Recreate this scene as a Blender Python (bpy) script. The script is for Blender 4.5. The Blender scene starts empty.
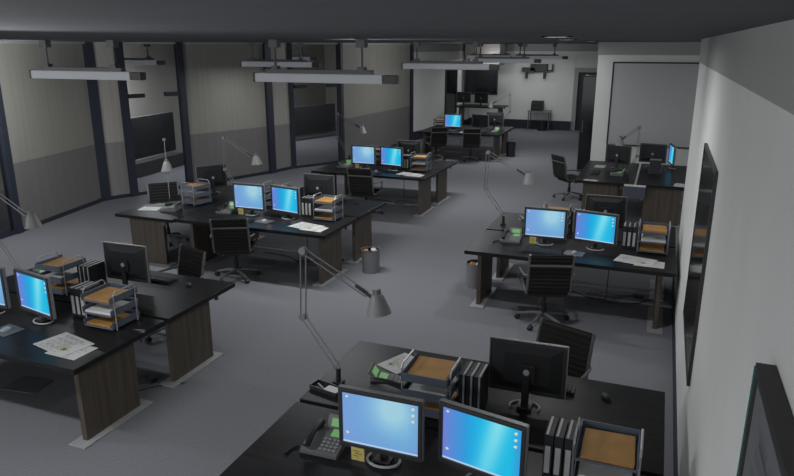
import bpy, bmesh, math, random
from math import sin, cos, pi, radians
from mathutils import Vector, Matrix
random.seed(4)
SC = bpy.context.scene
COL = SC.collection

# ------------------------------------------------------------------ materials
def new_mat(name):
    m = bpy.data.materials.new(name); m.use_nodes = True
    return m, m.node_tree.nodes, m.node_tree.links
def pmat(name, col, rough=.6, metal=0.0, spec=.5, noise=0.0, nscale=40.0, bump=0.0, bscale=200.0):
    m, N, L = new_mat(name); b = N['Principled BSDF']
    b.inputs['Base Color'].default_value = (*col, 1); b.inputs['Roughness'].default_value = rough
    b.inputs['Metallic'].default_value = metal; b.inputs['Specular IOR Level'].default_value = spec
    tc = N.new('ShaderNodeTexCoord')
    if noise:
        n = N.new('ShaderNodeTexNoise'); n.inputs['Scale'].default_value = nscale; n.inputs['Detail'].default_value = 4
        r = N.new('ShaderNodeValToRGB')
        r.color_ramp.elements[0].position = .3; r.color_ramp.elements[1].position = .7
        r.color_ramp.elements[0].color = (*[c*(1-noise) for c in col], 1)
        r.color_ramp.elements[1].color = (*[min(1, c*(1+noise)) for c in col], 1)
        L.new(tc.outputs['Object'], n.inputs['Vector']); L.new(n.outputs['Fac'], r.inputs['Fac'])
        L.new(r.outputs['Color'], b.inputs['Base Color'])
    if bump:
        n2 = N.new('ShaderNodeTexNoise'); n2.inputs['Scale'].default_value = bscale
        bp = N.new('ShaderNodeBump'); bp.inputs['Strength'].default_value = bump; bp.inputs['Distance'].default_value = .01
        L.new(tc.outputs['Object'], n2.inputs['Vector']); L.new(n2.outputs['Fac'], bp.inputs['Height'])
        L.new(bp.outputs['Normal'], b.inputs['Normal'])
    return m
def wood(name, c0, c1, axis_scale, rough=.5, spec=.5):
    m, N, L = new_mat(name); b = N['Principled BSDF']; b.inputs['Roughness'].default_value = rough
    b.inputs['Specular IOR Level'].default_value = spec
    tc = N.new('ShaderNodeTexCoord'); mp = N.new('ShaderNodeMapping'); mp.inputs['Scale'].default_value = axis_scale
    n = N.new('ShaderNodeTexNoise'); n.inputs['Scale'].default_value = 1; n.inputs['Detail'].default_value = 6
    r = N.new('ShaderNodeValToRGB'); r.color_ramp.elements[0].position = .35; r.color_ramp.elements[1].position = .68
    r.color_ramp.elements[0].color = (*c0, 1); r.color_ramp.elements[1].color = (*c1, 1)
    L.new(tc.outputs['Object'], mp.inputs['Vector']); L.new(mp.outputs['Vector'], n.inputs['Vector'])
    L.new(n.outputs['Fac'], r.inputs['Fac']); L.new(r.outputs['Color'], b.inputs['Base Color'])
    return m
def carpet_mat():
    m, N, L = new_mat('carpet'); b = N['Principled BSDF']; b.inputs['Roughness'].default_value = .95
    b.inputs['Specular IOR Level'].default_value = .15
    tc = N.new('ShaderNodeTexCoord')
    mp = N.new('ShaderNodeMapping'); mp.inputs['Rotation'].default_value = (0, 0, radians(40))
    w = N.new('ShaderNodeTexWave'); w.inputs['Scale'].default_value = 5.5; w.inputs['Distortion'].default_value = 3
    w.inputs['Detail'].default_value = 3; w.inputs['Detail Scale'].default_value = 2.5
    n = N.new('ShaderNodeTexNoise'); n.inputs['Scale'].default_value = 45; n.inputs['Detail'].default_value = 5
    mx = N.new('ShaderNodeMix'); mx.data_type = 'FLOAT'; mx.inputs[0].default_value = .90
    r = N.new('ShaderNodeValToRGB'); r.color_ramp.elements[0].position = .25; r.color_ramp.elements[1].position = .75
    r.color_ramp.elements[0].color = (.176, .178, .194, 1); r.color_ramp.elements[1].color = (.214, .217, .236, 1)
    L.new(tc.outputs['Object'], mp.inputs['Vector']); L.new(mp.outputs['Vector'], w.inputs['Vector'])
    L.new(tc.outputs['Object'], n.inputs['Vector'])
    L.new(w.outputs['Fac'], mx.inputs[2]); L.new(n.outputs['Fac'], mx.inputs[3])
    L.new(mx.outputs[0], r.inputs['Fac']); L.new(r.outputs['Color'], b.inputs['Base Color'])
    return m
def glass_film(name, upper, lower, see, zband=1.18):
    """frosted film: lighter above zband, darker band below, a little see-through"""
    m, N, L = new_mat(name); b = N['Principled BSDF']; b.inputs['Roughness'].default_value = .45
    b.inputs['Specular IOR Level'].default_value = .2
    tc = N.new('ShaderNodeTexCoord'); sp = N.new('ShaderNodeSeparateXYZ')
    L.new(tc.outputs['Object'], sp.inputs[0])
    gt = N.new('ShaderNodeMath'); gt.operation = 'GREATER_THAN'; gt.inputs[1].default_value = zband
    L.new(sp.outputs['Z'], gt.inputs[0])
    mp = N.new('ShaderNodeMapping'); mp.inputs['Scale'].default_value = (14, 14, .5)
    n = N.new('ShaderNodeTexNoise'); n.inputs['Scale'].default_value = 1; n.inputs['Detail'].default_value = 5
    L.new(tc.outputs['Object'], mp.inputs['Vector']); L.new(mp.outputs['Vector'], n.inputs['Vector'])
    mr = N.new('ShaderNodeMapRange'); mr.inputs[1].default_value = .3; mr.inputs[2].default_value = .7
    mr.inputs[3].default_value = .93; mr.inputs[4].default_value = 1.05
    L.new(n.outputs['Fac'], mr.inputs[0])
    mx = N.new('ShaderNodeMix'); mx.data_type = 'RGBA'
    mx.inputs[6].default_value = (*lower, 1); mx.inputs[7].default_value = (*upper, 1)
    L.new(gt.outputs[0], mx.inputs[0])
    mu = N.new('ShaderNodeMix'); mu.data_type = 'RGBA'; mu.blend_type = 'MULTIPLY'; mu.inputs[0].default_value = 1
    L.new(mx.outputs[2], mu.inputs[6]); L.new(mr.outputs[0], mu.inputs[7])
    L.new(mu.outputs[2], b.inputs['Base Color'])
    tr = N.new('ShaderNodeBsdfTransparent'); ms = N.new('ShaderNodeMixShader')
    L.new(b.outputs[0], ms.inputs[1]); L.new(tr.outputs[0], ms.inputs[2])
    ms.inputs[0].default_value = see
    L.new(ms.outputs[0], N['Material Output'].inputs['Surface'])
    return m
def emit_attr(name, strength):
    m, N, L = new_mat(name); N.remove(N['Principled BSDF'])
    a = N.new('ShaderNodeAttribute'); a.attribute_name = 'Col'
    e = N.new('ShaderNodeEmission'); e.inputs['Strength'].default_value = strength
    L.new(a.outputs['Color'], e.inputs['Color']); L.new(e.outputs[0], N['Material Output'].inputs['Surface'])
    return m
def print_attr(name, rough=.7):
    m, N, L = new_mat(name); b = N['Principled BSDF']; b.inputs['Roughness'].default_value = rough
    a = N.new('ShaderNodeAttribute'); a.attribute_name = 'Col'
    L.new(a.outputs['Color'], b.inputs['Base Color'])
    return m
def glow(name, col, strength, base=(.7, .7, .7)):
    m, N, L = new_mat(name); b = N['Principled BSDF']
    b.inputs['Base Color'].default_value = (*base, 1); b.inputs['Emission Color'].default_value = (*col, 1)
    b.inputs['Emission Strength'].default_value = strength; b.inputs['Roughness'].default_value = .4
    return m

M = dict(
    carpet=carpet_mat(),
    wall=pmat('white_paint', (.73, .735, .71), .8, noise=.03, nscale=2),
    band=pmat('grey_paint', (.35, .355, .345), .8, noise=.03, nscale=2),
    ceil=pmat('ceiling_tile', (.085, .087, .096), .9, noise=.06, nscale=3, bump=.1, bscale=30),
    navy=pmat('navy_trim', (.018, .023, .038), .5),
    beige=pmat('beige_paint', (.40, .385, .35), .85, noise=.05, nscale=1.5),
    top=wood('black_oak', (.0125, .0125, .0135), (.021, .021, .022), (3, 30, 30), .36, .13),
    panel=wood('walnut_veneer', (.062, .050, .037), (.100, .082, .061), (30, 30, 1.5), .5),
    plate=pmat('pale_steel', (.34, .34, .34), .45, noise=.05),
    steel=pmat('satin_steel', (.42, .43, .45), .35, .5),
    alu=pmat('grey_aluminium', (.14, .14, .145), .45, .2),
    black=pmat('black_plastic', (.018, .018, .020), .45, noise=.08),
    dark=pmat('dark_plastic', (.022, .0225, .024), .5, spec=.3),
    bezel=pmat('bezel_grey', (.034, .035, .037), .4),
    bezelrim=pmat('bezel_rim', (.17, .174, .178), .4),
    silver=pmat('silver_plastic', (.36, .37, .38), .4),
    phone=pmat('phone_grey', (.14, .145, .145), .5, noise=.05),
    keys=pmat('phone_keys', (.26, .27, .27), .5),
    leather=pmat('black_mesh', (.015, .0147, .015), .75, spec=.25, noise=.1, nscale=60),
    brownmesh=pmat('brown_black_mesh', (.026, .0235, .021), .75, spec=.25, noise=.1, nscale=60),
    tray=pmat('bluegrey_tray', (.105, .125, .165), .45),
    folder=pmat('orange_folder', (.40, .21, .055), .7, noise=.12, nscale=9),
    paper=pmat('white_paper', (.68, .68, .66), .8, noise=.04, nscale=20),
    file=pmat('black_card', (.020, .021, .024), .6),
    rim=pmat('grey_rim', (.40, .40, .41), .5),
    label=pmat('spine_label', (.55, .55, .55), .7),
    yellow=pmat('yellow_note', (.62, .52, .16), .7, noise=.06, nscale=30),
    ink=pmat('ink', (.16, .14, .05), .7),
    lamp=pmat('lamp_grey', (.21, .21, .205), .45, noise=.04),
    rod=pmat('lamp_rod', (.20, .20, .20), .4, .4),
    bin=pmat('bin_metal', (.21, .215, .225), .5, .2, noise=.1, nscale=80),
    cable=pmat('cable_black', (.015, .015, .016), .5),
    soot=pmat('black_baffle', (.008, .008, .008), .95, spec=0),
    greydark=pmat('grey_shell', (.06, .06, .062), .6),
    hatch=pmat('floor_hatch', (.11, .112, .12), .6),
    strip=pmat('power_strip', (.10, .10, .105), .5),
    tube=glow('lamp_diffuser', (.85, .90, 1), .07, (.50, .515, .53)),
    cap=pmat('brown_cap', (.10, .092, .085), .5),
    housing=pmat('fixture_housing', (.17, .17, .175), .5),
    lcd=glow('green_lcd', (.17, .40, .15), .55, (.10, .2, .09)),
    board=pmat('board_grey', (.42, .425, .435), .35, noise=.04, nscale=1.2),
    frame=pmat('dark_brown_frame', (.035, .032, .030), .5, noise=.1),
    gloss=pmat('gloss_black', (.012, .013, .016), .12),
    teal=pmat('teal_edge', (.05, .20, .19), .2),
    cab=pmat('dark_cabinet', (.045, .047, .05), .6, noise=.1, nscale=3),
    divider=pmat('blue_grey_divider', (.07, .08, .11), .6),
    frost=glass_film('frosted_glass', (.30, .293, .262), (.19, .183, .18), .10),
    frost2=glass_film('frosted_glass_pale', (.41, .395, .365), (.26, .25, .245), .06),
    screen=emit_attr('screen_on', 1.0),
    printed=print_attr('printed_paper'),
)
def clear_glass():
    m, N, L = new_mat('clear_smoked_glass'); N.remove(N['Principled BSDF'])
    t = N.new('ShaderNodeBsdfTransparent'); t.inputs[0].default_value = (.84, .85, .86, 1)
    g = N.new('ShaderNodeBsdfGlossy'); g.inputs['Roughness'].default_value = .03
    f = N.new('ShaderNodeFresnel'); f.inputs['IOR'].default_value = 1.25
    ms = N.new('ShaderNodeMixShader')
    L.new(f.outputs[0], ms.inputs[0]); L.new(t.outputs[0], ms.inputs[1]); L.new(g.outputs[0], ms.inputs[2])
    L.new(ms.outputs[0], N['Material Output'].inputs['Surface'])
    return m
M['clear'] = clear_glass()

# ------------------------------------------------------------------ mesh tools
class MB:
    def __init__(s): s.bm = bmesh.new()
    def box(s, c, d, rz=0, rx=0, bev=0, ry=0):
        r = bmesh.ops.create_cube(s.bm, size=1)
        vs = r['verts']
        bmesh.ops.scale(s.bm, vec=d, verts=vs)
        if bev:
            es = list({e for v in vs for e in v.link_edges})
            o = bmesh.ops.bevel(s.bm, geom=es, offset=bev, segments=2, affect='EDGES', profile=.6)
            vs = list({v for f in o['faces'] for v in f.verts} | {v for v in vs if v.is_valid})
        mt = Matrix.Translation(c) @ Matrix.Rotation(rz, 4, 'Z') @ Matrix.Rotation(ry, 4, 'Y') @ Matrix.Rotation(rx, 4, 'X')
        bmesh.ops.transform(s.bm, matrix=mt, verts=vs); return s
    def cyl(s, p0, p1, r0, r1=None, n=14):
        p0, p1 = Vector(p0), Vector(p1); r1 = r0 if r1 is None else r1
        d = p1-p0
        r = bmesh.ops.create_cone(s.bm, cap_ends=True, segments=n, radius1=r0, radius2=r1, depth=d.length)
        q = Vector((0, 0, 1)).rotation_difference(d.normalized()).to_matrix().to_4x4()
        bmesh.ops.transform(s.bm, matrix=Matrix.Translation((p0+p1)/2) @ q, verts=r['verts']); return s
    def tube(s, pts, r, n=8):
        pts = [Vector(p) for p in pts]; rings = []
        rr = r if isinstance(r, (list, tuple)) else [r]*len(pts)
        for i, p in enumerate(pts):
            a = pts[max(i-1, 0)]; b = pts[min(i+1, len(pts)-1)]
            t = (b-a).normalized()
            u = t.cross(Vector((0, 0, 1)))
            if u.length < 1e-3: u = t.cross(Vector((1, 0, 0)))
            u.normalize(); v = u.cross(t)
            if rings and (rings[-1][0].co-pts[i-1]).dot(u) < -1e-9 and False: u = -u
            rings.append([s.bm.verts.new(p+rr[i]*(cos(2*pi*k/n)*u+sin(2*pi*k/n)*v)) for k in range(n)])
        for A, B in zip(rings, rings[1:]):
            for k in range(n): s.bm.faces.new((A[k], A[(k+1) % n], B[(k+1) % n], B[k]))
        s.bm.faces.new(rings[0][::-1]); s.bm.faces.new(rings[-1]); return s
    def lathe(s, prof, c=(0, 0, 0), n=24):
        rings = []
        for r, z in prof:
            rings.append([s.bm.verts.new((c[0]+r*cos(2*pi*k/n), c[1]+r*sin(2*pi*k/n), c[2]+z)) for k in range(n)])
        for A, B in zip(rings, rings[1:]):
            for k in range(n): s.bm.faces.new((A[k], A[(k+1) % n], B[(k+1) % n], B[k]))
        if prof[0][0] > 1e-5: s.bm.faces.new(rings[0][::-1])
        if prof[-1][0] > 1e-5: s.bm.faces.new(rings[-1])
        return s
    def prism_x(s, poly, x0, x1):
        """poly of (y,z), extruded in x"""
        A = [s.bm.verts.new((x0, y, z)) for y, z in poly]; B = [s.bm.verts.new((x1, y, z)) for y, z in poly]
        n = len(poly)
        for k in range(n): s.bm.faces.new((A[k], A[(k+1) % n], B[(k+1) % n], B[k]))
        s.bm.faces.new(A[::-1]); s.bm.faces.new(B); return s
    def prism_z(s, poly, z0, z1):
        A = [s.bm.verts.new((x, y, z0)) for x, y in poly]; B = [s.bm.verts.new((x, y, z1)) for x, y in poly]
        n = len(poly)
        for k in range(n): s.bm.faces.new((A[k], A[(k+1) % n], B[(k+1) % n], B[k]))
        s.bm.faces.new(A[::-1]); s.bm.faces.new(B); return s
    def quad(s, *p):
        s.bm.faces.new([s.bm.verts.new(q) for q in p]); return s
    def mesh(s, name, mat, smooth=False):
        bmesh.ops.recalc_face_normals(s.bm, faces=s.bm.faces)
        me = bpy.data.meshes.new(name); s.bm.to_mesh(me); s.bm.free()
        me.materials.append(M[mat] if isinstance(mat, str) else mat)
        if smooth:
            me.shade_auto_smooth if False else None
            for p in me.polygons: p.use_smooth = True
            try: me.set_sharp_from_angle(angle=radians(38))
            except Exception: pass
        return me
CACHE = {}
def cached(key, fn):
    if key not in CACHE: CACHE[key] = fn()
    return CACHE[key]

def picture_grid(w, h, nx, ny, fn, vertical=True):
    """a sheet whose vertex colours are the printed / displayed picture; fn(u,v)->rgb, v up"""
    bm = bmesh.new(); lay = bm.verts.layers.float_color.new('Col'); g = []
    for j in range(ny+1):
        row = []
        for i in range(nx+1):
            u, v = i/nx, j/ny
            p = ((u-.5)*w, 0, (v-.5)*h) if vertical else ((u-.5)*w, (v-.5)*h, 0)
            vt = bm.verts.new(p); vt[lay] = (*fn(u, v), 1); row.append(vt)
        g.append(row)
    for j in range(ny):
        for i in range(nx): bm.faces.new((g[j][i], g[j][i+1], g[j+1][i+1], g[j+1][i]))
    me = bpy.data.meshes.new('sheet'); bm.to_mesh(me); bm.free(); return me

# ------------------------------------------------------------------ objects
def link(name, data, parent=None, loc=(0, 0, 0), rot=(0, 0, 0), label=None):
    o = bpy.data.objects.new(name, data); COL.objects.link(o)
    o.location = loc; o.rotation_euler = rot
    if parent: o.parent = parent
    if label: o['label'] = label
    return o
def thing(name, label, cat, loc=(0, 0, 0), rz=0, group=None, data=None):
    o = link(name, data, None, loc, (0, 0, rz)); o['label'] = label; o['category'] = cat
    if group: o['group'] = group
    n = len(label.split())
    if n < 4 or n > 16: print('LABEL LENGTH', n, label)
    return o
def struct(name, data, loc=(0, 0, 0), rz=0):
    o = link(name, data, None, loc, (0, 0, rz)); o['kind'] = 'structure'; return o
def box_mesh(name, mat, c, d, bev=0, **k): return MB().box(c, d, bev=bev, **k).mesh(name, mat)

# ------------------------------------------------------------------ the room
H_CEIL, SOFF, XR = 3.18, 2.91, .36
struct('floor', box_mesh('floor', 'carpet', (-6, 12.5, -.05), (20, 31, .1)))
struct('ceiling', box_mesh('ceiling', 'ceil', (-6, 12.5, H_CEIL+.05), (20, 31, .1)))
struct('wall_right', box_mesh('wall_right', 'wall', (XR+.12, 3.15, SOFF/2), (.24, 12.3, SOFF)))
struct('trim_1', box_mesh('trim_1', 'band', (XR+.115, 3.15, (SOFF+H_CEIL)/2), (.25, 12.3, H_CEIL-SOFF)))
struct('baseboard_right', box_mesh('baseboard_right', 'navy', (XR-.006, 3.15, .085), (.012, 12.3, .17)))
struct('wall_whiteboard', box_mesh('wall_whiteboard', 'wall', (.77, 21.2, SOFF/2), (4.46, 10.4, SOFF)))
struct('trim_2', box_mesh('trim_2', 'band', (.765, 21.2, (SOFF+H_CEIL)/2), (4.49, 10.42, H_CEIL-SOFF)))
struct('wall_recess', box_mesh('wall_recess', 'wall', (3.1, 12.6, H_CEIL/2), (.2, 6.8, H_CEIL)))
struct('wall_far', box_mesh('wall_far', 'wall', (-5.3, 26.5, SOFF/2), (4.2, .2, SOFF)))
struct('trim_3', box_mesh('trim_3', 'band', (-4.37, 26.49, (SOFF+H_CEIL)/2), (5.78, .22, H_CEIL-SOFF)))
struct('baseboard_far', box_mesh('baseboard_far', 'navy', (-5.2, 26.385, .17), (4.15, .03, .34)))
# doorway at the end of the far wall: grey reveal, black sheet painted for the dark room behind
d = struct('door_3', None, (-3.22, 26.4, 0))
link('door_frame', MB().box((.075, .1, 1.16), (.15, .26, 2.32)).box((.92, .1, 1.16), (.12, .26, 2.32)).box((.5, .1, 2.24), (.72, .26, .16)).mesh('f', 'band'), d)
link('door_leaf', box_mesh('l', 'black', (.5, .16, 1.08), (.72, .05, 2.16)), d)
struct('wall_over_door', box_mesh('wall_over_door', 'wall', (-2.3, 26.52, (2.25+SOFF)/2), (1.9, .2, SOFF-2.25)))
struct('wall_beside_door', box_mesh('wall_beside_door', 'wall', (-1.8, 26.52, 1.2), (.9, .2, 2.4)))
# left end wall, running from the glass to the far wall
def wall_between(name, a, b, z0, z1, mat, th=.16, side=1):
    a, b = Vector((*a, 0)), Vector((*b, 0)); v = b-a; ang = math.atan2(v.y, v.x)
    me = MB().box((v.length/2, side*th/2, (z0+z1)/2), (v.length, th, z1-z0)).mesh(name, mat)
    return me, a, ang
LW0, LW1 = (-7.84, 21.32), (-7.22, 26.4)
for nm, z0, z1, mat, th in (('wall_left', 0, SOFF, 'wall', .16), ('trim_4', SOFF, H_CEIL, 'band', .155)):
    me, a, ang = wall_between(nm, LW0, LW1, z0, z1, mat, th); struct(nm, me, a, ang)
me, a, ang = wall_between('baseboard_left', LW0, LW1, 0, .30, 'navy', .02, -1); struct('baseboard_left', me, a, ang)
# dark glazed strip window in the left end wall
wdir = (Vector((*LW1, 0))-Vector((*LW0, 0))).normalized()
w = struct('window_8', None, Vector((*LW0, 0))+wdir*2.70, ang)
link('window_frame', MB().box((.03, -.015, 1.45), (.06, .05, 1.65)).box((1.02, -.015, 1.45), (.06, .05, 1.65)).box((.525, -.015, .65), (.93, .05, .05)).box((.525, -.015, 2.25), (.93, .05, .05)).mesh('f', 'navy'), w)
link('window_pane', box_mesh('p', 'gloss', (.525, -.008, 1.45), (.93, .016, 1.55)), w)

# glass partition on the left: bays along a bent line
GP = [(-9.75, 4.2), (-10.15, 7.98), (-10.68, 10.5), (-10.42, 11.08), (-9.9, 12.3), (-9.09, 14.5), (-8.93, 15.3), (-8.12, 16.55), (-7.86, 21.3)]
MW = [.13, .13, .24, .16, .13, .2, .13, .13, .17]
KIND = ['clear', 'frost', 'frost2', 'door', 'frost', 'frost2', 'door', 'frost']
wn = dn = 0
for i, k in enumerate(KIND):
    a, b = Vector((*GP[i], 0)), Vector((*GP[i+1], 0)); v = b-a; ln = v.length; ang = math.atan2(v.y, v.x)
    if k == 'door': dn += 1; nm = 'door_%d' % dn
    else: wn += 1; nm = 'window_%d' % wn
    r = struct(nm, None, a, ang)
    link('window_pane' if k != 'door' else 'door_pane', box_mesh('pane', 'clear' if k in ('door', 'clear') else k, (ln/2, 0, H_CEIL/2+.02), (ln-.1, .016, H_CEIL-.08)), r)
    link('mullion', box_mesh('mullion', 'navy', (0, 0, H_CEIL/2), (MW[i], .14, H_CEIL-.001)), r)
    if i == 7: link('mullion', box_mesh('mullion', 'navy', (ln, 0, H_CEIL/2), (MW[8], .14, H_CEIL-.001)), r)
    link('bottom_rail', box_mesh('rail', 'navy', (ln/2, 0, .035), (ln-MW[i], .08, .07)), r)
    link('top_rail', box_mesh('rail', 'band', (ln/2, 0, H_CEIL-.02), (ln-MW[i], .08, .038)), r)
    if k == 'door':
        link('patch_fitting', box_mesh('fit', 'navy', (.27, -.03, 2.10), (.34, .10, .09), .006), r)
        link('patch_fitting', box_mesh('fit', 'navy', (ln-.26, -.03, 2.10), (.32, .10, .09), .006), r)
# rooms seen through the clear doors
struct('wall_beyond', box_mesh('wall_beyond', 'beige', (-13.6, 15, H_CEIL/2), (.2, 26, H_CEIL)))
struct('wall_corridor', box_mesh('wall_corridor', 'beige', (-10.9, 26.2, H_CEIL/2), (5.3, .2, H_CEIL)))

def stand_screen(label, loc, rz, w, z0, z1):
    t = thing('display_stand', label, 'display', loc, rz, None)
    link('base_cabinet', box_mesh('b', 'alu', (0, 0, z0/2-.03), (w*1.06, .5, z0-.06), .01), t)
    link('feet', MB().box((-w*.4, 0, .01), (.08, .4, .02)).box((w*.4, 0, .01), (.08, .4, .02)).mesh('ft', 'black'), t)
    f = link('display_panel', box_mesh('d', 'greydark', (0, 0, (z0+z1)/2), (w, .10, z1-z0), .012), t)
    link('display_screen', box_mesh('s', 'cab', (0, -.052, (z0+z1)/2), (w-.1, .006, z1-z0-.1)), f)
stand_screen('wide dark display on a grey stand behind the left glass door', (-12.1, 13.6, 0), radians(95), 2.1, .40, 1.42)
stand_screen('dark display on a grey stand behind the second glass door', (-11.4, 20.9, 0), radians(72), 2.3, .14, 1.12)

# ------------------------------------------------------------------ ceiling lights
def fixture(x, y, label, ln=2.0, power=60, group='hanging strip lights', side=(0, 1), sp=11):
    t = thing('pendant_light', label, 'ceiling light', (x, y, 2.66), 0, group)
    link('diffuser', cached(('dif', ln), lambda: box_mesh('diffuser', 'tube', (0, 0, .055), (ln-.24, .12, .11), .012)), t)
    link('end_cap', cached(('capR', ln), lambda: box_mesh('capR', 'cap', (ln/2-.03, 0, .055), (.18, .115, .10), .008)), t)
    link('end_cap', cached(('capL', ln), lambda: box_mesh('capL', 'cap', (-ln/2+.105, 0, .055), (.03, .125, .115), .006)), t)
    link('housing', cached(('hou', ln), lambda: box_mesh('housing', 'housing', (0, 0, .135), (ln*.74, .09, .05), .006)), t)
    for s in (-1, 1):
        xx = s*ln*.30
        q = link('stem', cached(('stem', ln, s), lambda: MB().cyl((xx, 0, .15), (xx, 0, .50), .016).mesh('stem', 'alu')), t)
        link('stem_block', cached(('blk', ln, s), lambda: box_mesh('blk', 'housing', (xx, 0, .175), (.09, .09, .05), .006)), q)
        link('ceiling_mount', cached(('mnt', ln, s), lambda: box_mesh('mnt', 'housing', (xx, 0, .47), (.12, .10, .098), .006)), q)
    ld = bpy.data.lights.new('tube_light', 'AREA'); ld.shape = 'RECTANGLE'; ld.size = ln-.3; ld.size_y = .11
    ld.energy = power; ld.color = (.96, .98, 1.0)
    lo = bpy.data.objects.new('tube_light', ld); COL.objects.link(lo); lo.parent = t; lo.location = (0, 0, -.012)
    if sp:   # the tube's sideways light, an extra lamp aimed to brighten walls and glass
        l2 = ld.copy(); l2.energy = sp; l2.shape = 'SQUARE'; l2.size = .11
        q = bpy.data.objects.new('tube_light', l2); COL.objects.link(q); q.parent = t
        q.location = (.14*side[0] if side[1] else side[0]*(ln/2+.02), .13*side[1], .05); q.rotation_euler = (radians(90), 0, math.atan2(side[1], side[0])-pi/2)
        q.rotation_euler.x = radians(90)
    return t
PW = 47
fixture(-4.03, 7.6, 'hanging white strip light nearest the middle, longest and lowest in view', power=PW, side=(.8, .6), sp=22)
fixture(-7.50, 7.25, 'hanging white strip light at the left in front of the frosted glass', power=PW*.8, side=(-1, 0), sp=42)
fixture(-4.05, 12.95, 'hanging white strip light before the black television, brown end cap beneath it', power=PW, side=(.8, .6), sp=11)
fixture(-7.94, 13.1, 'hanging strip light partly behind the left end of the longest middle one', power=PW*.45, side=(.75, .66), sp=4)
fixture(-4.2, 18.5, 'hanging strip light beyond the television-side one, fourth towards the far wall', power=PW, side=(-1, 0), sp=26)
fixture(-4.3, 24.4, 'farthest hanging strip light close to the far white wall', power=PW*.4, sp=4)
fixture(-6.1, 24.9, 'far hanging strip light between the television and the farthest light', power=PW*.2, sp=3)
fixture(-12.3, 13.4, 'hanging strip light in the room behind the left glass door', power=PW*1.9)
fixture(-11.3, 19.2, 'hanging strip light in the room behind the second glass door', power=PW*1.0, sp=30)
# unseen lamps outside the frame, added as fill; the left pair extends the rows
for x, y, p in ((-4.0, 2.3, 34), (-7.9, 2.3, 34), (-1.2, -.6, 26), (1.9, 12.5, 15)):
    ld = bpy.data.lights.new('tube_light', 'AREA'); ld.shape = 'RECTANGLE'; ld.size = 1.5; ld.size_y = .11
    ld.energy = p; ld.color = (.96, .98, 1.0)
    lo = bpy.data.objects.new('tube_light', ld); COL.objects.link(lo); lo.location = (x, y, 2.69)
    if x < -2:
        l2 = ld.copy(); l2.energy = 14; l2.size = .9  # extra sideways fill towards the right wall
        lo = bpy.data.objects.new('tube_light', l2); COL.objects.link(lo); lo.location = (x+.5, y, 2.7); lo.rotation_euler = (radians(90), 0, radians(-90))
    if x < -7:
        l3 = ld.copy(); l3.energy = 70; l3.size = .9  # extra lamp added to brighten the frosted glass
        lo = bpy.data.objects.new('tube_light', l3); COL.objects.link(lo); lo.location = (x-.3, y+.3, 2.7); lo.rotation_euler = (radians(90), 0, radians(53))

# added fill lights under the ceiling along the right side, dark rings shield them
for n_, (x, y, p) in enumerate(((-.9, 6.0, 24), (-1.2, 8.8, 16), (-1.2, 11.6, 13), (-2.2, 15.2, 12), (-2.2, 20.5, 8))):
    r = struct('trim_%d' % (10+n_), cached('ring', lambda: MB().lathe([(.102, 0), (.125, 0), (.125, -.008), (.102, -.008), (.102, 0)], n=28).mesh('ring', 'soot')), (x, y, H_CEIL))  # added baffle ring, screens the fill light from view
    ld = bpy.data.lights.new('downlight', 'AREA'); ld.shape = 'DISK'; ld.size = .2; ld.energy = p; ld.color = (.98, .99, 1)
    lo = bpy.data.objects.new('downlight', ld); COL.objects.link(lo); lo.parent = r; lo.location = (0, 0, -.002)

# ------------------------------------------------------------------ furniture kit
TZ = .74
def desk(label, x, y, rz, z=TZ, w=2.37, far=False):
    """one bench desk, 2.37 x 1.03, centre at x,y; user side is local -y"""
    t = thing('office_desk', label, 'desk', (x, y, 0), rz, None)
    k = (round(z, 2), w); e = w/2-.175; ty = -.28 if far else .30
    link('desktop', cached(('slab', k), lambda: box_mesh('slab', 'top', (0, 0, z-.0225), (w, 1.03, .045), .004)), t)
    for s in (-1, 1):
        link('side_panel', cached(('sp', k, s), lambda: box_mesh('sp', 'panel', (s*(e+.02), -.065, (z-.056+.014)/2), (.05, .61, z-.056-.014), .003)), t)
        link('foot_plate', cached(('fp', k, s), lambda: box_mesh('fp', 'plate', (s*(e+.02), -.065, .007), (.17, .79, .014), .003)), t)
        link('cap_strip', cached(('cs', k, s), lambda: box_mesh('cs', 'plate', (s*(e+.02), -.065, z-.0505), (.062, .63, .010), .002)), t)
        link('cable_post', cached(('cp', k, s), lambda: MB().box((s*(e+.09), .30, z-.085), (.03, .03, .08)).box((s*(e+.07), .30, z-.053), (.1, .05, .014)).mesh('cp', 'alu')), t)
    link('cable_tray', cached(('ct', k, far), lambda: MB().box((0, ty, z-.10), (2*e-.1, .14, .012)).box((0, ty+.07, z-.077), (2*e-.1, .012, .058)).mesh('ct', 'dark')), t)
    return t

def lin(c): return [((x+.055)/1.055)**2.4 if x > .04 else x/12.92 for x in c]
def mixc(a, b, t):
    t = max(0, min(1, t)); return [x+(y-x)*t for x, y in zip(a, b)]
def screen_fn(kind):
    def f(u, v):
        if kind == 'pale':
            c = mixc((.46, .62, .84), (.42, .67, .84), u*1.2)
            c = mixc(c, (.62, .80, .87), 1.25*math.exp(-(((u-.66)/.26)**2+((v-.82)/.42)**2)))
            c = mixc(c, (.46, .58, .80), max(0, .35-v)*1.1+max(0, u-.86)*2.5)
        else:
            c = mixc((.44, .50, .82), (.16, .62, .86), u/.36)
            c = mixc(c, (.13, .72, .88), (u-.3)/.25)
            x0 = .56+.16*v
            c = mixc(c, (.58, .88, .93), (.50+.35*v)*math.exp(-((u-x0)/.13)**2))
            c = mixc(c, (.30, .50, .82), (u-.88)*5)
        for (iu, iv) in ((.06, .92), (.06, .2), (.93, .90), (.93, .78), (.93, .66)):
            if math.hypot((u-iu)*1.35, v-iv) < .026: c = [.84, .85, .80]
        if v < .032: c = [.70, .80, .93]
        return lin(c)
    return f
W_S, H_S = .465, .325
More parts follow.
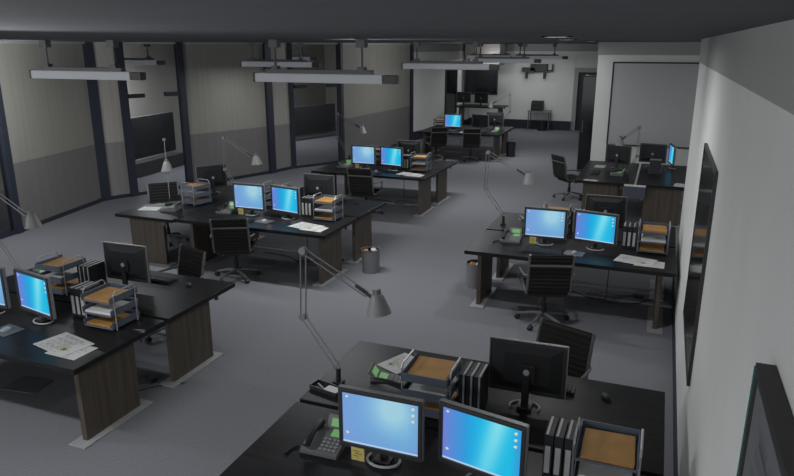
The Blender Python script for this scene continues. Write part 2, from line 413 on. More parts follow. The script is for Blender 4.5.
def monitor(label, cat_loc, rz, on=None, tilt=0, group='desktop monitors'):
    """screen faces local -y; foot on z=0"""
    t = thing('desktop_monitor', label, 'monitor', cat_loc, rz, group)
    cz = .28
    def bez():
        m = MB()
        w, h, b = W_S, H_S, .022
        m.box((0, 0, cz+h/2+b/2), (w+2*b, .03, b), bev=.003).box((0, 0, cz-h/2-b/2-.004), (w+2*b, .03, b+.008), bev=.003)
        m.box((-w/2-b/2, 0, cz), (b, .03, h), bev=.002).box((w/2+b/2, 0, cz), (b, .03, h), bev=.002)
        m.box((0, .012, cz), (w+.01, .012, h+.01))
        return m.mesh('bezel', 'bezel')
    link('bezel', cached('bez', bez), t)
    def pan(kind):
        if kind:
            me = picture_grid(W_S, H_S, 104, 74, screen_fn(kind)); me.materials.append(M['screen']); return me
        return box_mesh('scr', 'gloss', (0, 0, 0), (W_S, .004, H_S))
    link('bezel_rim', cached('brim', lambda: MB().box((-.2575, .010, cz), (.006, .026, .375)).box((.2575, .010, cz), (.006, .026, .375)).box((0, .010, cz+.1885), (.509, .026, .006)).mesh('brim', 'bezelrim')), t)
    link('screen', cached(('scr', on), lambda: pan(on)), t, (0, -.004, cz))
    def rear():
        m = MB()
        a = [(-.235, -.165), (.235, -.165), (.235, .165), (-.235, .165)]; b = [(-.15, -.10), (.15, -.10), (.15, .115), (-.15, .115)]
        A = [m.bm.verts.new((x, .0155, cz+z)) for x, z in a]; B = [m.bm.verts.new((x, .05, cz+z)) for x, z in b]
        for k in range(4): m.bm.faces.new((A[k], A[(k+1) % 4], B[(k+1) % 4], B[k]))
        m.bm.faces.new(B); m.bm.faces.new(A[::-1])
        m.box((0, .055, cz-.02), (.115, .02, .12), bev=.005)
        return m.mesh('rear', 'dark')
    link('rear_housing', cached('rear', rear), t)
    nk = link('neck', cached('neck', lambda: MB().box((0, .06, .125), (.05, .025, .25), bev=.006).box((0, .05, .012), (.10, .09, .02), bev=.005).mesh('neck', 'black')), t)
    link('badge', cached('badge', lambda: MB().lathe([(.001, 0), (.021, 0), (.021, .004), (.001, .004)], n=18).mesh('badge', 'silver')), nk, (0, .0665, cz-.01), (radians(-90), 0, 0))
    def foot():
        m = MB(); pts = []
        for k in range(15):
            an = radians(-25+230*k/14); pts.append((.10*cos(an), .05-.075*sin(an), .0085))
        return m.tube(pts, .0085, 8).mesh('foot', 'silver', True)
    link('stand_foot', cached('foot', foot), t)
    return t

def sticky(label, loc, rz):
    t = thing('sticky_note', label, 'note', loc, rz, None, cached('note', lambda: box_mesh('note', 'yellow', (0, 0, 0), (.082, .002, .085))))
    link('handwriting', cached('hw', lambda: MB().box((-.01, -.0016, .02), (.04, .001, .005)).box((.005, -.0016, .004), (.045, .001, .005)).box((-.012, -.0016, -.012), (.03, .001, .005)).mesh('hw', 'ink')), t)

def phone(label, loc, rz):
    t = thing('desk_phone', label, 'phone', loc, rz, 'desk phones')
    link('phone_base', cached('phb', lambda: MB().prism_x([(-.12, 0), (.12, 0), (.12, .065), (.06, .06), (-.12, .022)], -.125, .115).mesh('phb', 'phone')), t)
    fl = link('display_flap', cached('phf', lambda: MB().box((.03, .125, .095), (.15, .02, .085), rx=radians(-38), bev=.004).mesh('phf', 'phone')), t)
    link('display', cached('phd', lambda: MB().box((.035, .112, .098), (.10, .004, .05), rx=radians(-38)).mesh('phd', 'lcd')), fl)
    link('display', cached('phd2', lambda: MB().box((.05, .055, .0605), (.075, .06, .006), rx=radians(12)).mesh('phd2', 'lcd')), t)
    def kp():
        m = MB()
        for i in range(4):
            for j in range(4):
                y = -.09+.028*j; m.box((-.002+.029*i, y, .0235+(y+.12)*.21+.005), (.02, .014, .006), rx=radians(12))
        return m.mesh('kp', 'keys')
    link('keypad', cached('phk', kp), t)
    link('handset', cached('phh', lambda: MB().tube([(-.085, -.115, .052), (-.085, -.09, .068), (-.085, 0, .088), (-.085, .09, .090), (-.085, .118, .082)], [.022, .026, .019, .026, .022], 10).mesh('phh', 'black', True)), t)
    def cord():
        pts = [(-.12, -.08, .012)]+[(-.125-.05*sin(pi*k/8)-.006*k, -.08-.012*k+.03*sin(k), .0065) for k in range(1, 8)]
        return MB().tube(pts, .005, 6).mesh('cord', 'cable', True)
    link('handset_cord', cached('phc', cord), t)

def mouse(label, loc, rz, pad=True):
    z = loc[2]
    if pad:
        thing('mouse_pad', label.replace('silver computer mouse', 'grey mouse pad'), 'mouse pad', loc, rz, None,
              cached('pad', lambda: box_mesh('pad', 'alu', (0, 0, .002), (.23, .19, .004), .002)))
        z += .004
    t = thing('computer_mouse', label, 'mouse', (loc[0], loc[1], z), rz, None)
    def body():
        m = MB(); bmesh.ops.create_uvsphere(m.bm, u_segments=16, v_segments=10, radius=1)
        for v in m.bm.verts:
            v.co.x *= .03; v.co.y *= .054; v.co.z = max(v.co.z, -.25); v.co.z = (v.co.z+.25)*.026
        return m.mesh('ms', 'silver' if pad else 'dark', True)
    link('mouse_body', cached(('ms', pad), body), t)
    link('scroll_wheel', cached('msw', lambda: MB().cyl((-.003, .03, .027), (.003, .03, .027), .008).mesh('w', 'black')), t)

def keyboard(label, loc, rz):
    t = thing('keyboard', label, 'keyboard', loc, rz, None)
    link('keyboard_body', cached('kbb', lambda: MB().prism_x([(-.075, 0), (.075, 0), (.075, .026), (-.075, .012)], -.225, .225).mesh('kbb', 'black')), t)
    def kc():
        m = MB()
        for j in range(5):
            for i in range(15):
                y = -.055+.027*j; m.box((-.2+.0285*i, y, .0145+(y+.075)*.093+.003), (.023, .021, .006), rx=radians(5.3))
        return m.mesh('kc', 'dark')
    link('keys', cached('kbk', kc), t)

def magazine_file(label, loc, rz, group):
    t = thing('box_file', label, 'box file', loc, rz, group)
    link('file_body', cached('mfb', lambda: box_mesh('mfb', 'file', (0, 0, .135), (.050, .21, .27), .003)), t)
    link('edge_strip', cached('mfr', lambda: MB().box((-.010, 0, .2715), (.012, .20, .004)).box((-.010, .106, .135), (.012, .004, .266)).mesh('rim', 'rim')), t)
    link('spine_label', cached('mfl', lambda: box_mesh('mfl', 'label', (-.002, -.1065, .115), (.030, .003, .17))), t)

def letter_tray(label, loc, rz, phrase):
    t = thing('letter_tray', label, 'letter tray', loc, rz, 'letter trays')
    w, dp = .31, .33
    for k in range(3):
        z = .022+.115*k
        def shelf():
            m = MB(); m.box((0, 0, z), (w, dp, .006)).box((-w/2, 0, z+.028), (.006, dp, .056)).box((w/2, 0, z+.028), (.006, dp, .056))
            m.box((0, dp/2, z+.028), (w, .006, .056)).box((0, -dp/2, z+.007), (w, .006, .014)); return m.mesh('shelf', 'tray')
        link('tray_tier', cached(('tier', k), shelf), t)
    def fr(s):
        x = s*(w/2+.012); h = .35
        return MB().tube([(x, -.125, .004), (x, -.125, h-.03), (x, -.10, h), (x, .10, h), (x, .125, h-.03), (x, .125, .004)], .007, 8).mesh('frame', 'steel', True)
    for s in (-1, 1): link('side_frame', cached(('tfr', s), lambda: fr(s)), t)
    q = Matrix.Rotation(rz, 3, 'Z')
    for k, (nm, mt, txt, cat) in enumerate((('folder_stack', 'folder', 'orange folders in the bottom tray tier', 'folder'), ('paper_stack', 'paper', 'white papers in the middle tray tier', 'paper'), ('folder_stack', 'folder', 'orange folders in the top tray tier', 'folder'))):
        p = Vector(loc)+q @ Vector((.003*(k-1), -.012, .0255+.115*k))
        me = cached(('stk', k), lambda: MB().box((0, 0, .011), (.27, .29, .022)).box((.003, -.006, .0265), (.265, .285, .006), rz=radians(1.2)).mesh('stk', mt))
        thing(nm, txt+' '+phrase, cat, p, rz+radians((-1.2, 1.2, .6)[k]), None, me)

def page_fn(seed, chart=True):
    rnd = random.Random(seed); rows = [(rnd.random(), rnd.random()) for _ in range(40)]
    def f(u, v):
        c = (.52, .52, .51)
        if .08 < u < .92 and .06 < v < .94:
            j = int(v*26); a, b = rows[j]
            if j % 2 == 0 and .1+.1*a < u < .55+.35*b and int(u*30+j) % 5: c = (.27, .27, .28)
            if chart and .52 < u < .8 and .2 < v < .52: c = (.30, .33, .18) if (u+v) % .1 < .05 else (.47, .47, .36)
            if chart and abs(u-.74) < .05 and abs(v-.3) < .06: c = (.08, .09, .08)
        return c
    return f
def paper(label, loc, rz, kind=0, size=(.32, .24)):
    def mk():
        me = picture_grid(size[0], size[1], 40, 34, page_fn(kind, kind != 2), False); me.materials.append(M['printed'])
        bm = bmesh.new(); bm.from_mesh(me)
        r = bmesh.ops.extrude_face_region(bm, geom=bm.faces[:])
        bmesh.ops.translate(bm, vec=(0, 0, -.003), verts=[g for g in r['geom'] if isinstance(g, bmesh.types.BMVert)])
        bmesh.ops.recalc_face_normals(bm, faces=bm.faces); bm.to_mesh(me); bm.free(); return me
    thing('printed_paper', label, 'paper', (loc[0], loc[1], loc[2]+.0035), rz, None, cached(('pg', kind, size), mk))

def desk_lamp(label, loc, rz):
    """clamped architect lamp, arm plane = local x-z"""
    t = thing('desk_lamp', label, 'lamp', loc, rz, 'architect lamps')
    J = [(0, .06), (-.27, .48), (-.25, .98), (.24, .72)]
    link('clamp', cached('lc', lambda: MB().box((0, 0, .011), (.07, .07, .016), bev=.003).cyl((0, 0, .01), (0, 0, .12), .018).mesh('lc', 'dark')), t)
    J[0] = (0, .12)
    def arm(a, b):
        m = MB(); a3, b3 = Vector((a[0], 0, a[1])), Vector((b[0], 0, b[1])); d = (b3-a3).normalized(); n = Vector((d.z, 0, -d.x))*.021
        for s in (-1, 1): m.tube([a3+s*n, b3+s*n], .0055, 6)
        return m.mesh('arm', 'rod')
    for i in range(3): link('arm', cached(('la', i), lambda: arm(J[i], J[i+1])), t)
    for i in (1, 2): link('joint', cached(('lj', i), lambda: MB().cyl((J[i][0], -.022, J[i][1]), (J[i][0], .022, J[i][1]), .026).mesh('j', 'rod')), t)
    link('spring', cached('lspr', lambda: MB().tube([(.15, 0, .775), (.27, 0, .705)], .012, 8).mesh('sp', 'black')), t)
    sh = link('lamp_shade', cached('lsh', lambda: MB().lathe([(.03, .0), (.042, -.01), (.05, -.03), (.086, -.14), (.081, -.14), (.046, -.035), (.001, -.02)], n=28).mesh('sh', 'lamp', True)), t, (.31, 0, .735), (0, radians(-6), 0))
    link('shade_cap', cached('lcap', lambda: MB().lathe([(.001, .035), (.026, .035), (.03, 0), (.001, 0)], n=18).mesh('cap', 'alu', True)), sh)
    link('bulb', cached('lbulb', lambda: MB().lathe([(.001, -.02), (.02, -.03), (.032, -.085), (.02, -.115), (.001, -.12)], n=16).mesh('b', 'paper', True)), sh)

def chair(label, loc, rz, mat='leather', group='ribbed office chairs', drop=0.0):
    """user faces local +y; origin at floor under the column"""
    t = thing('office_chair', label, 'chair', loc, rz, group)
    seatP = [(.235, .435), (.21, .455), (.10, .452), (-.06, .432), (-.17, .428), (-.215, .445)]
    backP = [(-.225, .462), (-.245, .50), (-.262, .58), (-.283, .71), (-.308, .83), (-.335, .925)]
    def sample(P, step):
        out = []
        for a, b in zip(P, P[1:]):
            a, b = Vector(a), Vector(b); n = max(1, round((b-a).length/step))
            for k in range(n): out.append(a.lerp(b, k/n))
        out.append(Vector(P[-1])); return out
    def sling(P):
        S = sample(P, .0058); F, B = [], []; s = 0
        for i, p in enumerate(S):
            a = S[max(0, i-1)]; b = S[min(len(S)-1, i+1)]; d = (b-a).normalized(); n = Vector((-d.y, d.x))
            if i: s += (p-S[i-1]).length
            h = .005+.011*abs(sin(pi*s/.047))
            F.append(p+n*h); B.append(p-n*h)
        m = MB(); w = .222
        fa = [m.bm.verts.new((-w, *p)) for p in F]; fb = [m.bm.verts.new((w, *p)) for p in F]
        ba = [m.bm.verts.new((-w, *p)) for p in B]; bb = [m.bm.verts.new((w, *p)) for p in B]
        for i in range(len(S)-1):
            m.bm.faces.new((fa[i], fa[i+1], fb[i+1], fb[i])); m.bm.faces.new((ba[i], bb[i], bb[i+1], ba[i+1]))
            m.bm.faces.new((fa[i], ba[i], ba[i+1], fa[i+1])); m.bm.faces.new((fb[i], fb[i+1], bb[i+1], bb[i]))
        m.bm.faces.new((fa[0], fb[0], bb[0], ba[0])); m.bm.faces.new((fa[-1], ba[-1], bb[-1], fb[-1]))
        return m.mesh('sling', mat)
    link('seat', cached(('seat', mat), lambda: sling(seatP)), t)
    link('backrest', cached(('back', mat), lambda: sling(backP)), t)
    for s in (-1, 1):
        link('side_rail', cached(('rail', s), lambda: MB().tube([(s*.236, *p) for p in seatP+backP], .0145, 8).mesh('rail', 'alu', True)), t)
        link('armrest', cached(('arm', s), lambda: MB().tube([(s*.25, .09, .44), (s*.285, .10, .50), (s*.29, .10, .62), (s*.29, .07, .645), (s*.285, -.12, .655), (s*.27, -.24, .66), (s*.245, -.283, .67)], .0125, 8).mesh('armr', 'alu', True)), t)
    link('back_spreader', cached('spr', lambda: MB().box((0, -.334, .80), (.46, .016, .022), bev=.003).mesh('spr', 'alu')), t)
    link('seat_bracket', cached('brk', lambda: MB().box((0, -.02, .385), (.09, .24, .04), bev=.006).box((0, -.13, .385), (.42, .03, .03), bev=.004).box((0, .12, .40), (.42, .03, .03), bev=.004).box((-.2, -.13, .41), (.05, .05, .05), bev=.004).box((.2, -.13, .41), (.05, .05, .05), bev=.004).tube([(.04, 0, .375), (.25, .0, .37)], .009).mesh('brk', 'black')), t)
    link('gas_column', cached('col', lambda: MB().cyl((0, 0, .10), (0, 0, .24), .032).cyl((0, 0, .24), (0, 0, .37), .02).mesh('col', 'dark', True)), t)
    for k in range(5):
        an = 2*pi*k/5+.3; c, s_ = cos(an), sin(an)
        lg = link('base_leg', cached(('bleg', k), lambda: MB().tube([(.02*c, .02*s_, .115), (.13*c, .13*s_, .105), (.27*c, .27*s_, .078), (.30*c, .30*s_, .068)], [.026, .021, .015, .012], 8).mesh('bleg', 'alu', True)), t)
        link('caster', cached(('cast', k), lambda: MB().cyl((.30*c-.022*s_, .30*s_+.022*c, .030), (.30*c+.022*s_, .30*s_-.022*c, .030), .030).cyl((.30*c, .30*s_, .03), (.30*c, .30*s_, .07), .01).mesh('cast', 'black', True)), lg)

def bin_(label, loc, mat='bin', stuff=True, r=.135, h=.33):
    t = thing('waste_bin', label, 'waste bin', loc, 0, None)
    link('bin_body', cached(('bin', mat, r, h), lambda: MB().lathe([(.001, 0), (r*.88, 0), (r, h), (r*.96, h), (r*.85, .02), (.001, .02)], n=28).mesh('bin', mat, True)), t)
    link('bin_rim', cached(('binr', mat, r, h), lambda: MB().lathe([(r*.96, h-.012), (r*1.03, h-.012), (r*1.03, h+.006), (r*.96, h+.006), (r*.96, h-.012)], n=28).mesh('rim', 'housing' if mat == 'bin' else mat, True)), t)
    return t
def crumple(label, loc, mat='paper', r=.05):
    def mk():
        m = MB(); bmesh.ops.create_icosphere(m.bm, subdivisions=3, radius=r); rn = random.Random(7)
        for v in m.bm.verts: v.co *= .8+.35*rn.random()
        return m.mesh('crumple', mat)
    thing('crumpled_paper', label, 'paper ball', loc, 0, None, cached(('cr', mat, r), mk))

def cable(label, pts, rr=.006):
    P = [Vector(p) for p in pts]; out = []
    for i in range(len(P)-1):
        p0, p1, p2, p3 = P[max(i-1, 0)], P[i], P[i+1], P[min(i+2, len(P)-1)]
        for k in range(6):
            s = k/6; out.append(.5*((2*p1)+(p2-p0)*s+(2*p0-5*p1+4*p2-p3)*s*s+(3*p1-p0-3*p2+p3)*s**3))
    out.append(P[-1])
    thing('cable', label, 'cable', (0, 0, 0), 0, None, MB().tube(out, rr, 6).mesh('cable', 'cable', True))

# ------------------------------------------------------------------ workstations
class Spot:
    def __init__(s, x, y, rot=0): s.x, s.y, s.r = x, y, rot
    def p(s, lx, ly, z=TZ):
        c, q = cos(s.r), sin(s.r); return (s.x+lx*c-ly*q, s.y+lx*q+ly*c, z)
F = Spot(-.97, 3.62); R_ = Spot(-.87, 8.51); L1 = Spot(-5.14, 4.44); L2 = Spot(-5.10, 8.47); L3 = Spot(-5.15, 12.58)
D_ = Spot(-5.33, 19.3); W_ = Spot(-.33, 13.62, -pi/2)
T0 = TZ+.001

def files(S, xs, y, rz, phrase):
    names = ('leftmost', 'middle', 'rightmost')
    for i, x in enumerate(xs):
        magazine_file('%s of three black box files %s' % (names[i], phrase), S.p(x, y, T0), S.r+rz, 'black box files')

def front_station(S, where, kb=True, papers=True, note=True, mons=(True, True), phone_=True, bx=.40, tx=.80, dx=0):
    x, y, _ = S.p(0, -.535, 0)
    desk('black desktop on brown end panels, near half of %s' % where, x, y, S.r)
    n = 'on the near side of '+where
    if phone_: phone('grey desk phone with green displays '+n, S.p(-.745, -.42, T0), S.r+radians(2))
    if mons[0]:
        monitor('monitor showing pale blue wallpaper '+n, S.p(-.36+dx, -.49, T0), S.r+radians(1), 'pale')
        if note:
            q = radians(1)+S.r; b = S.p(-.36+dx, -.49, 0)
            off = Matrix.Rotation(q, 3, 'Z') @ Vector((-.135, -.0185, 0))
            sticky('yellow sticky note below the pale screen '+n, (b[0]+off.x, b[1]+off.y, T0+.057), q)
    if mons[1]: monitor('monitor showing bright cyan wallpaper '+n, S.p(.23+dx, -.48, T0), S.r+radians(-11), 'cyan')
    files(S, (bx, bx+.056, bx+.112), -.14, 0, n)
    letter_tray('letter tray with orange folders '+n, S.p(tx, -.235, T0), S.r, n)
    if kb:
        keyboard('black keyboard '+n, S.p(-.30, -.80, T0), S.r)
        mouse('silver computer mouse '+n, S.p(.06, -.70, T0), S.r+radians(-8))
    if papers:
        paper('topmost printed sheet with a chart '+n, S.p(.75, -.735, T0+.004), S.r+radians(-13), 1, (.42, .29))
        paper('lower white sheet under the chart page '+n, S.p(.90, -.80, T0), S.r+radians(-2), 2, (.32, .24))
def back_station(S, where, phone_=True, papers=True, kb=True):
    x, y, _ = S.p(0, .535, 0)
    desk('black desktop on brown end panels, far half of %s' % where, x, y, S.r, far=True)
    n = 'on the far side of '+where
    monitor('black monitor seen from behind '+n, S.p(.295, .52, T0), S.r+pi+radians(2), None)
    if phone_: phone('grey desk phone turned away '+n, S.p(-.66, .40, T0), S.r+radians(100))
    files(S, (-.090, -.037, .016), .375, pi, n)
    letter_tray('letter tray with orange folders '+n, S.p(-.295, .25, T0), S.r+pi, n)
    if papers: paper('white sheet with a small chart lying '+n, S.p(-.72, .78, T0), S.r+pi+radians(65), 1, (.30, .22))
    if kb: keyboard('black keyboard behind the turned monitor '+n, S.p(.36, .82, T0), S.r+pi)
    mouse('dark computer mouse '+n, S.p(.80, .80, T0), S.r+pi+radians(30), False)
def floor_bits(S, where):
    thing('floor_hatch', 'flat dark cable hatch in the carpet under '+where, 'floor hatch', S.p(-.22, -.38, 0), S.r+radians(8), None, cached('hatch', lambda: box_mesh('hatch', 'hatch', (0, 0, .004), (.36, .26, .008), .002)))
    t = thing('power_strip', 'long grey power strip on the carpet under '+where, 'power strip', S.p(.37, -.02, 0), S.r+radians(-6), None)
    link('strip_body', cached('psb', lambda: box_mesh('psb', 'strip', (0, 0, .025), (.36, .07, .05), .006)), t)
    for k in range(5): link('socket', cached(('pss', k), lambda: MB().cyl((-.13+.065*k, 0, .045), (-.13+.065*k, 0, .053), .02).mesh('s', 'black')), t)
    thing('power_adapter', 'small black power adapter beside the strip under '+where, 'power adapter', S.p(.81, .12, 0), S.r+radians(-20), None, cached('brick', lambda: box_mesh('brick', 'black', (0, 0, .02), (.12, .07, .04), .006)))
    cable('black cable hanging from the desktop to the power strip under '+where, [S.p(.44, -.17, TZ-.05), S.p(.44, -.17, .35), S.p(.43, -.15, .03), S.p(.36, -.12, .007), S.p(.2, -.12, .007)])
    cable('thin black cable looping from strip to adapter under '+where, [S.p(.56, .02, .02), S.p(.66, .10, .007), S.p(.74, .12, .012)], .005)
    cable('thin black cable curving over the carpet under '+where, [S.p(-.5, .1, .007), S.p(0, .02, .007), S.p(.35, -.2, .007), S.p(.75, -.16, .007), S.p(.95, .05, .007), S.p(1.15, .2, .007)], .005)

N_F, N_R, N_1, N_2, N_3 = 'the foreground desks', 'the right-hand desks', 'the left-edge desks', 'the middle-left desks', 'the third-row left desks'
N_D, N_W = 'the far desks', 'the whiteboard desks'
front_station(F, N_F, kb=False, papers=False, bx=.56, tx=.875); back_station(F, N_F)
front_station(R_, N_R, bx=.59, tx=.915, dx=.03); back_station(R_, N_R)
front_station(L1, N_1, phone_=False, bx=.36, tx=.79, dx=-.05); back_station(L1, N_1)
front_station(L2, N_2, bx=.43, tx=.83, dx=.05); back_station(L2, N_2, phone_=False)
front_station(L3, N_3, bx=.43, tx=.82, dx=.06); back_station(L3, N_3, phone_=False)
for S, nn in ((R_, N_R), (L1, N_1), (L2, N_2), (L3, N_3)): floor_bits(S, nn)

# pen tray at the foot of the foreground lamp
t = thing('pen_tray', 'black pen tray with white slips at the foot of the foreground lamp', 'pen tray', F.p(-1.06, .20, T0), radians(-12))
link('tray_dish', MB().box((0, 0, .004), (.24, .10, .008)).box((-.12, 0, .014), (.008, .10, .028)).box((.12, 0, .014), (.008, .10, .028)).box((0, .05, .014), (.24, .008, .028)).box((0, -.05, .014), (.24, .008, .028)).mesh('dish', 'black'), t)
link('white_slip', box_mesh('slip', 'paper', (.045, 0, .0135), (.11, .075, .011)), t)
link('pen', MB().cyl((-.10, .02, .015), (-.02, -.02, .015), .006).mesh('pen', 'silver'), t)

# lamps
desk_lamp('grey architect lamp clamped to the foreground desks, shade over the carpet', F.p(-1.03, .32, T0), 0)
desk_lamp('grey architect lamp on the right-hand desks in front of the carpet aisle', R_.p(-1.02, .32, T0), 0)
desk_lamp('grey architect lamp at the left photo edge, shade against the glass foot', L1.p(-1.00, .32, T0), 0)
desk_lamp('grey architect lamp behind the pale blue screen of the middle-left desks', L2.p(-1.0, .32, T0), 0)
desk_lamp('grey architect lamp on the third-row left desks', L3.p(-1.0, .32, T0), 0)
desk_lamp('grey architect lamp on the far desks before the white wall', (-4.50, 20.0, T0), pi)

# chairs
chair('black ribbed office chair seen from behind at the right-hand desks', R_.p(-.19, -1.14, 0), radians(18))
chair('black ribbed office chair seen from behind at the middle-left desks', L2.p(-.19, -1.07, 0), radians(26))
chair('brown-black ribbed office chair beyond the foreground desks, behind the turned monitor', F.p(.30, 1.24, 0), pi+radians(-22), 'brownmesh')
chair('black ribbed office chair beyond the left-edge desks, turned aslant', L1.p(.28, 1.10, 0), pi+radians(-20))
chair('black office chair at the near side of the third-row left desks', L3.p(.05, -1.18, 0), radians(4))

# the extra desk across the left end of the middle-left pair
EX, EY = -6.81, 8.55
E1 = Spot(EX, EY, -pi/2)
N_E = 'the crosswise desk'
desk('black crosswise desk across the left end of the middle-left desks', EX, EY, -pi/2)
paper('white sheet near the free corner of the crosswise desk', (-7.05, 7.80, T0), radians(15), 2, (.30, .22))
phone('grey desk phone beside the white sheet on the crosswise desk', (-6.72, 7.86, T0), radians(-75))
letter_tray('blue-grey letter tray between phone and dark monitor on the crosswise desk', (-6.62, 8.35, T0+.004), radians(-100), 'on the crosswise desk')
monitor('black monitor seen from behind on the crosswise desk', (-6.86, 9.08, T0), radians(-122), None)
desk_lamp('grey architect lamp rising above the crosswise desk at its chair', (-6.89, 8.06, T0), radians(-49))
chair('black ribbed office chair on the glass side of the crosswise desk', (-7.36, 8.50, 0), radians(-136))

# far desk pair
desk('black desktop on brown end panels, near half of the far desks', *D_.p(0, -.535, 0)[:2], 0)
desk('black desktop on brown end panels, far half of the far desks', *D_.p(0, .535, 0)[:2], 0)
monitor('only lit cyan monitor on the far desks', D_.p(-.30, -.49, T0), radians(-1), 'cyan')
letter_tray('dark letter tray left of the lit screen on the far desks', D_.p(-.76, -.25, T0), 0, 'on the far desks')
monitor('black monitor with dark screen right of the lit one on the far desks', D_.p(.46, -.30, T0), radians(-8), None)
monitor('black monitor seen from behind on the far side of the far desks', D_.p(.72, .45, T0), pi, None)
phone('desk phone at the right end of the far desks', D_.p(.92, -.45, T0), radians(-10))
keyboard('black keyboard at the right of the far desks', D_.p(.55, -.75, T0), 0)
paper('white sheet before the dark screen on the far desks', D_.p(.16, -.78, T0), radians(5), 2, (.30, .22))
chair('black office chair at the left of the far desks, just above the letter tray', D_.p(-.55, -1.25, 0), radians(35))
chair('black office chair under the right end of the far desks', D_.p(.42, -1.12, 0), radians(20))
bin_('black waste bin at the right end of the far desks', (-4.02, 19.35, 0), 'black', r=.14, h=.40)

# rearmost standing desk under the television
desk('tall black standing desk under the television, rearmost desk of all', -6.15, 24.1, 0, 1.02, 1.75)
monitor('left of two black monitors on the rearmost standing desk', (-6.82, 24.1, 1.021), pi+.1, None)
monitor('right of two black monitors on the rearmost standing desk', (-6.16, 24.1, 1.021), pi-.1, None)

# whiteboard desk pair (turned a quarter)
desk('black desktop on brown end panels, left half of the whiteboard desks', *W_.p(0, -.535, 0)[:2], -pi/2)
desk('black desktop on brown end panels, right half of the whiteboard desks', *W_.p(0, .535, 0)[:2], -pi/2)
monitor('black monitor seen from behind left of the lamp on the whiteboard desks', (-.74, 14.0, T0), radians(160), None)
monitor('black monitor seen from behind at the wall corner on the whiteboard desks', (-.10, 14.44, T0), radians(172), None)
monitor('monitor with a thin cyan sliver of screen beside the white wall corner', (.25, 14.40, T0), radians(-80), 'cyan')
phone('dark desk phone in the middle of the whiteboard desks', (-.70, 13.25, T0), -pi/2)
keyboard('keyboard in front of the left chair on the whiteboard desks', (-1.10, 13.35, T0), -pi/2)
paper('white sheet nearest the left corner of the whiteboard desks', (-1.10, 12.52, T0), radians(80), 2, (.13, .24))
paper('white sheet behind the keyboard on the whiteboard desks', (-1.08, 14.1, T0), radians(85), 2, (.30, .2))
paper('white sheet by the wall corner on the whiteboard desks', (.42, 12.62, T0), radians(80), 2, (.30, .2))
files(W_, (-.10, -.04, .02), .30, pi, 'on the right half of the whiteboard desks')
desk_lamp('grey architect lamp before the whiteboard', (-.50, 12.80, T0), radians(125))
t = thing('desk_divider', 'blue-grey divider with white top strip between the whiteboard desks', 'divider', (-.33, 12.42, 0), 0)
link('divider_panel', box_mesh('dv', 'divider', (0, 0, .60), (.36, .02, .20)), t)
link('top_strip', box_mesh('dt', 'paper', (0, 0, .715), (.37, .03, .03), .003), t)
chair('black office chair left of the whiteboard desks, facing right', (-1.68, 14.25, 0), radians(-48))

# bins
b = bin_('grey metal waste bin at the right end of the middle-left desks', (-3.66, 8.32, 0))
crumple('crumpled white paper in the bin by the middle-left desks', (-3.62, 8.34, .30))
crumple('crumpled orange paper in the bin by the middle-left desks', (-3.72, 8.30, .29), 'folder', .048)
b = bin_('grey metal waste bin under the left end of the right-hand desks', (-2.11, 8.28, 0))
crumple('crumpled white paper in the bin by the right-hand desks', (-2.06, 8.24, .30))
crumple('crumpled orange paper in the bin by the right-hand desks', (-2.15, 8.25, .29), 'folder', .055)

# ------------------------------------------------------------------ on the walls
t = thing('wall_screen', 'large glossy black screen on the white right wall', 'wall screen', (XR-.0115, 5.25, 1.61), 0)
link('screen_frame', MB().box((0, 0, .725), (.022, 1.40, .025)).box((0, 0, -.725), (.022, 1.40, .025)).box((0, .6875, 0), (.022, .025, 1.425)).box((0, -.6875, 0), (.022, .025, 1.425)).mesh('sf', 'frame'), t)
link('glass_face', box_mesh('gf', 'gloss', (0, 0, 0), (.014, 1.35, 1.425)), t)

def poster(u, v):
    c = (.15, .155, .16)
    if .10 < u < .9 and .06 < v < .94:
        j = int(v*34)
        if j % 2 and int(u*40+j*3) % 7: c = (.115, .118, .122)
    if abs(v-.90) < .012 and .15 < u < .8: c = (.05, .052, .055)
    return c
t = thing('picture_frame', 'deep dark-brown frame with grey printed sheet on the right wall', 'picture', (XR-.026, 1.42, 1.66), 0)
link('frame_border', MB().box((0, 0, .585), (.05, 1.02, .03)).box((0, 0, -.585), (.05, 1.02, .03)).box((0, .495, 0), (.05, .03, 1.14)).box((0, -.495, 0), (.05, .03, 1.14)).mesh('pf', 'frame'), t)
me = picture_grid(.96, 1.14, 60, 70, poster); me.materials.append(M['printed'])
link('printed_sheet', me, t, (-.018, 0, 0), (0, 0, radians(-90)))
link('backing_board', box_mesh('bk', 'frame', (.005, 0, 0), (.03, .96, 1.14)), t)
link('teal_edge', MB().box((-.0265, .507, 0), (.003, .006, 1.18)).mesh('te', 'teal'), t)  # glint on the frame's far edge, put into the colour

t = thing('whiteboard', 'large grey whiteboard with thin dark frame', 'whiteboard', (.15, 15.97, 1.85), 0)
link('board_surface', box_mesh('bs', 'board', (0, 0, 0), (2.5, .02, 1.78)), t)
link('board_frame', MB().box((0, -.008, .90), (2.56, .03, .03)).box((0, -.008, -.90), (2.56, .03, .03)).box((-1.265, -.008, 0), (.03, .03, 1.78)).box((1.265, -.008, 0), (.03, .03, 1.78)).mesh('bf', 'dark'), t)

t = thing('tall_cabinet', 'tall black cabinet just past the left end of the whiteboard wall', 'cabinet', (-1.72, 17.75, 0), 0)
link('cabinet_body', box_mesh('tc', 'black', (0, 0, 1.20), (.40, .36, 2.40), .004), t)
dr = link('cabinet_door', box_mesh('td', 'gloss', (0, -.19, 1.20), (.38, .02, 2.34), .003), t)
link('door_handle', MB().cyl((-.13, -.22, 1.0), (-.13, -.22, 1.3), .01).mesh('th', 'alu'), dr)

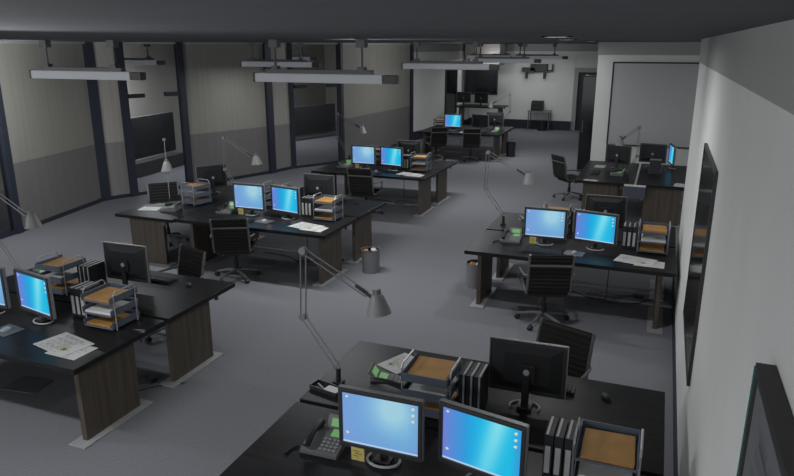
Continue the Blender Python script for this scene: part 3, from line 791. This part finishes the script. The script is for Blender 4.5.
# television on a beige ceiling box near the far end
struct('trim_5', box_mesh('trim_5', 'beige', (-6.55, 25.95, 2.79), (1.34, .86, .77)))
t = thing('television', 'black television below the beige ceiling box at the far end', 'television', (-6.55, 25.48, 1.82), 0)
link('bezel', MB().box((0, 0, 0), (1.30, .07, 1.02), bev=.008).mesh('tvb', 'black'), t)
link('screen', box_mesh('tvs', 'gloss', (0, -.037, .01), (1.22, .006, .92)), t)
link('mount_arm', box_mesh('tvm', 'black', (0, .46, .3), (.16, .84, .14)), t)

t = thing('wall_rack', 'dark rack with two hanging brackets high on the far wall', 'wall rack', (-4.62, 26.26, 2.26), 0)
link('rack_body', MB().box((.1, 0, .06), (.62, .26, .26), bev=.01).box((-.28, 0, -.02), (.5, .26, .16), bev=.01).mesh('rb', 'cab'), t)
for x in (-.36, .32): link('bracket', MB().box((x, -.02, -.22), (.07, .2, .26)).mesh('br', 'cab'), t)
link('side_arm', MB().box((.50, 0, -.05), (.2, .05, .05)).box((.60, 0, .06), (.05, .05, .26)).mesh('sa', 'cab'), t)

t = thing('side_table', 'small grey table with metal legs against the far white wall', 'table', (-4.36, 26.02, 0), 0)
link('table_top', box_mesh('tt', 'housing', (0, 0, .72), (.84, .55, .04), .004), t)
for x in (-.38, .38):
    for y in (-.24, .24): link('leg', MB().cyl((x, y, 0), (x, y, .70), .018).mesh('lg', 'alu'), t)
t = thing('printer', 'black desktop printer on the small table at the far wall', 'printer', (-4.46, 26.02, .741), 0)
link('printer_body', MB().prism_x([(-.2, 0), (.2, 0), (.2, .36), (-.08, .36), (-.2, .24)], -.21, .21).mesh('pb', 'dark'), t)
link('paper_slot', box_mesh('ps', 'black', (0, -.202, .12), (.34, .006, .08)), t)
bin_('round black bin under the small table at the far wall', (-4.25, 25.95, 0), 'black', r=.17, h=.36)

# ------------------------------------------------------------------ world, camera, view
wd = bpy.data.worlds.new('World'); SC.world = wd; wd.use_nodes = True
wd.node_tree.nodes['Background'].inputs[0].default_value = (.95, .97, 1.0, 1)
wd.node_tree.nodes['Background'].inputs[1].default_value = 1.25
cam = bpy.data.cameras.new('camera'); co = bpy.data.objects.new('camera', cam); COL.objects.link(co)
co.location = (0, 0, 3.1); co.rotation_euler = (radians(90-15.99), 0, radians(21.39))
cam.sensor_width = 36; cam.lens = 36*670/794; cam.clip_start = .05; cam.clip_end = 200
SC.camera = co
vs = SC.view_settings
vs.view_transform = 'Standard'; vs.look = 'None'; vs.gamma = 1; vs.use_curve_mapping = False; vs.exposure = 0
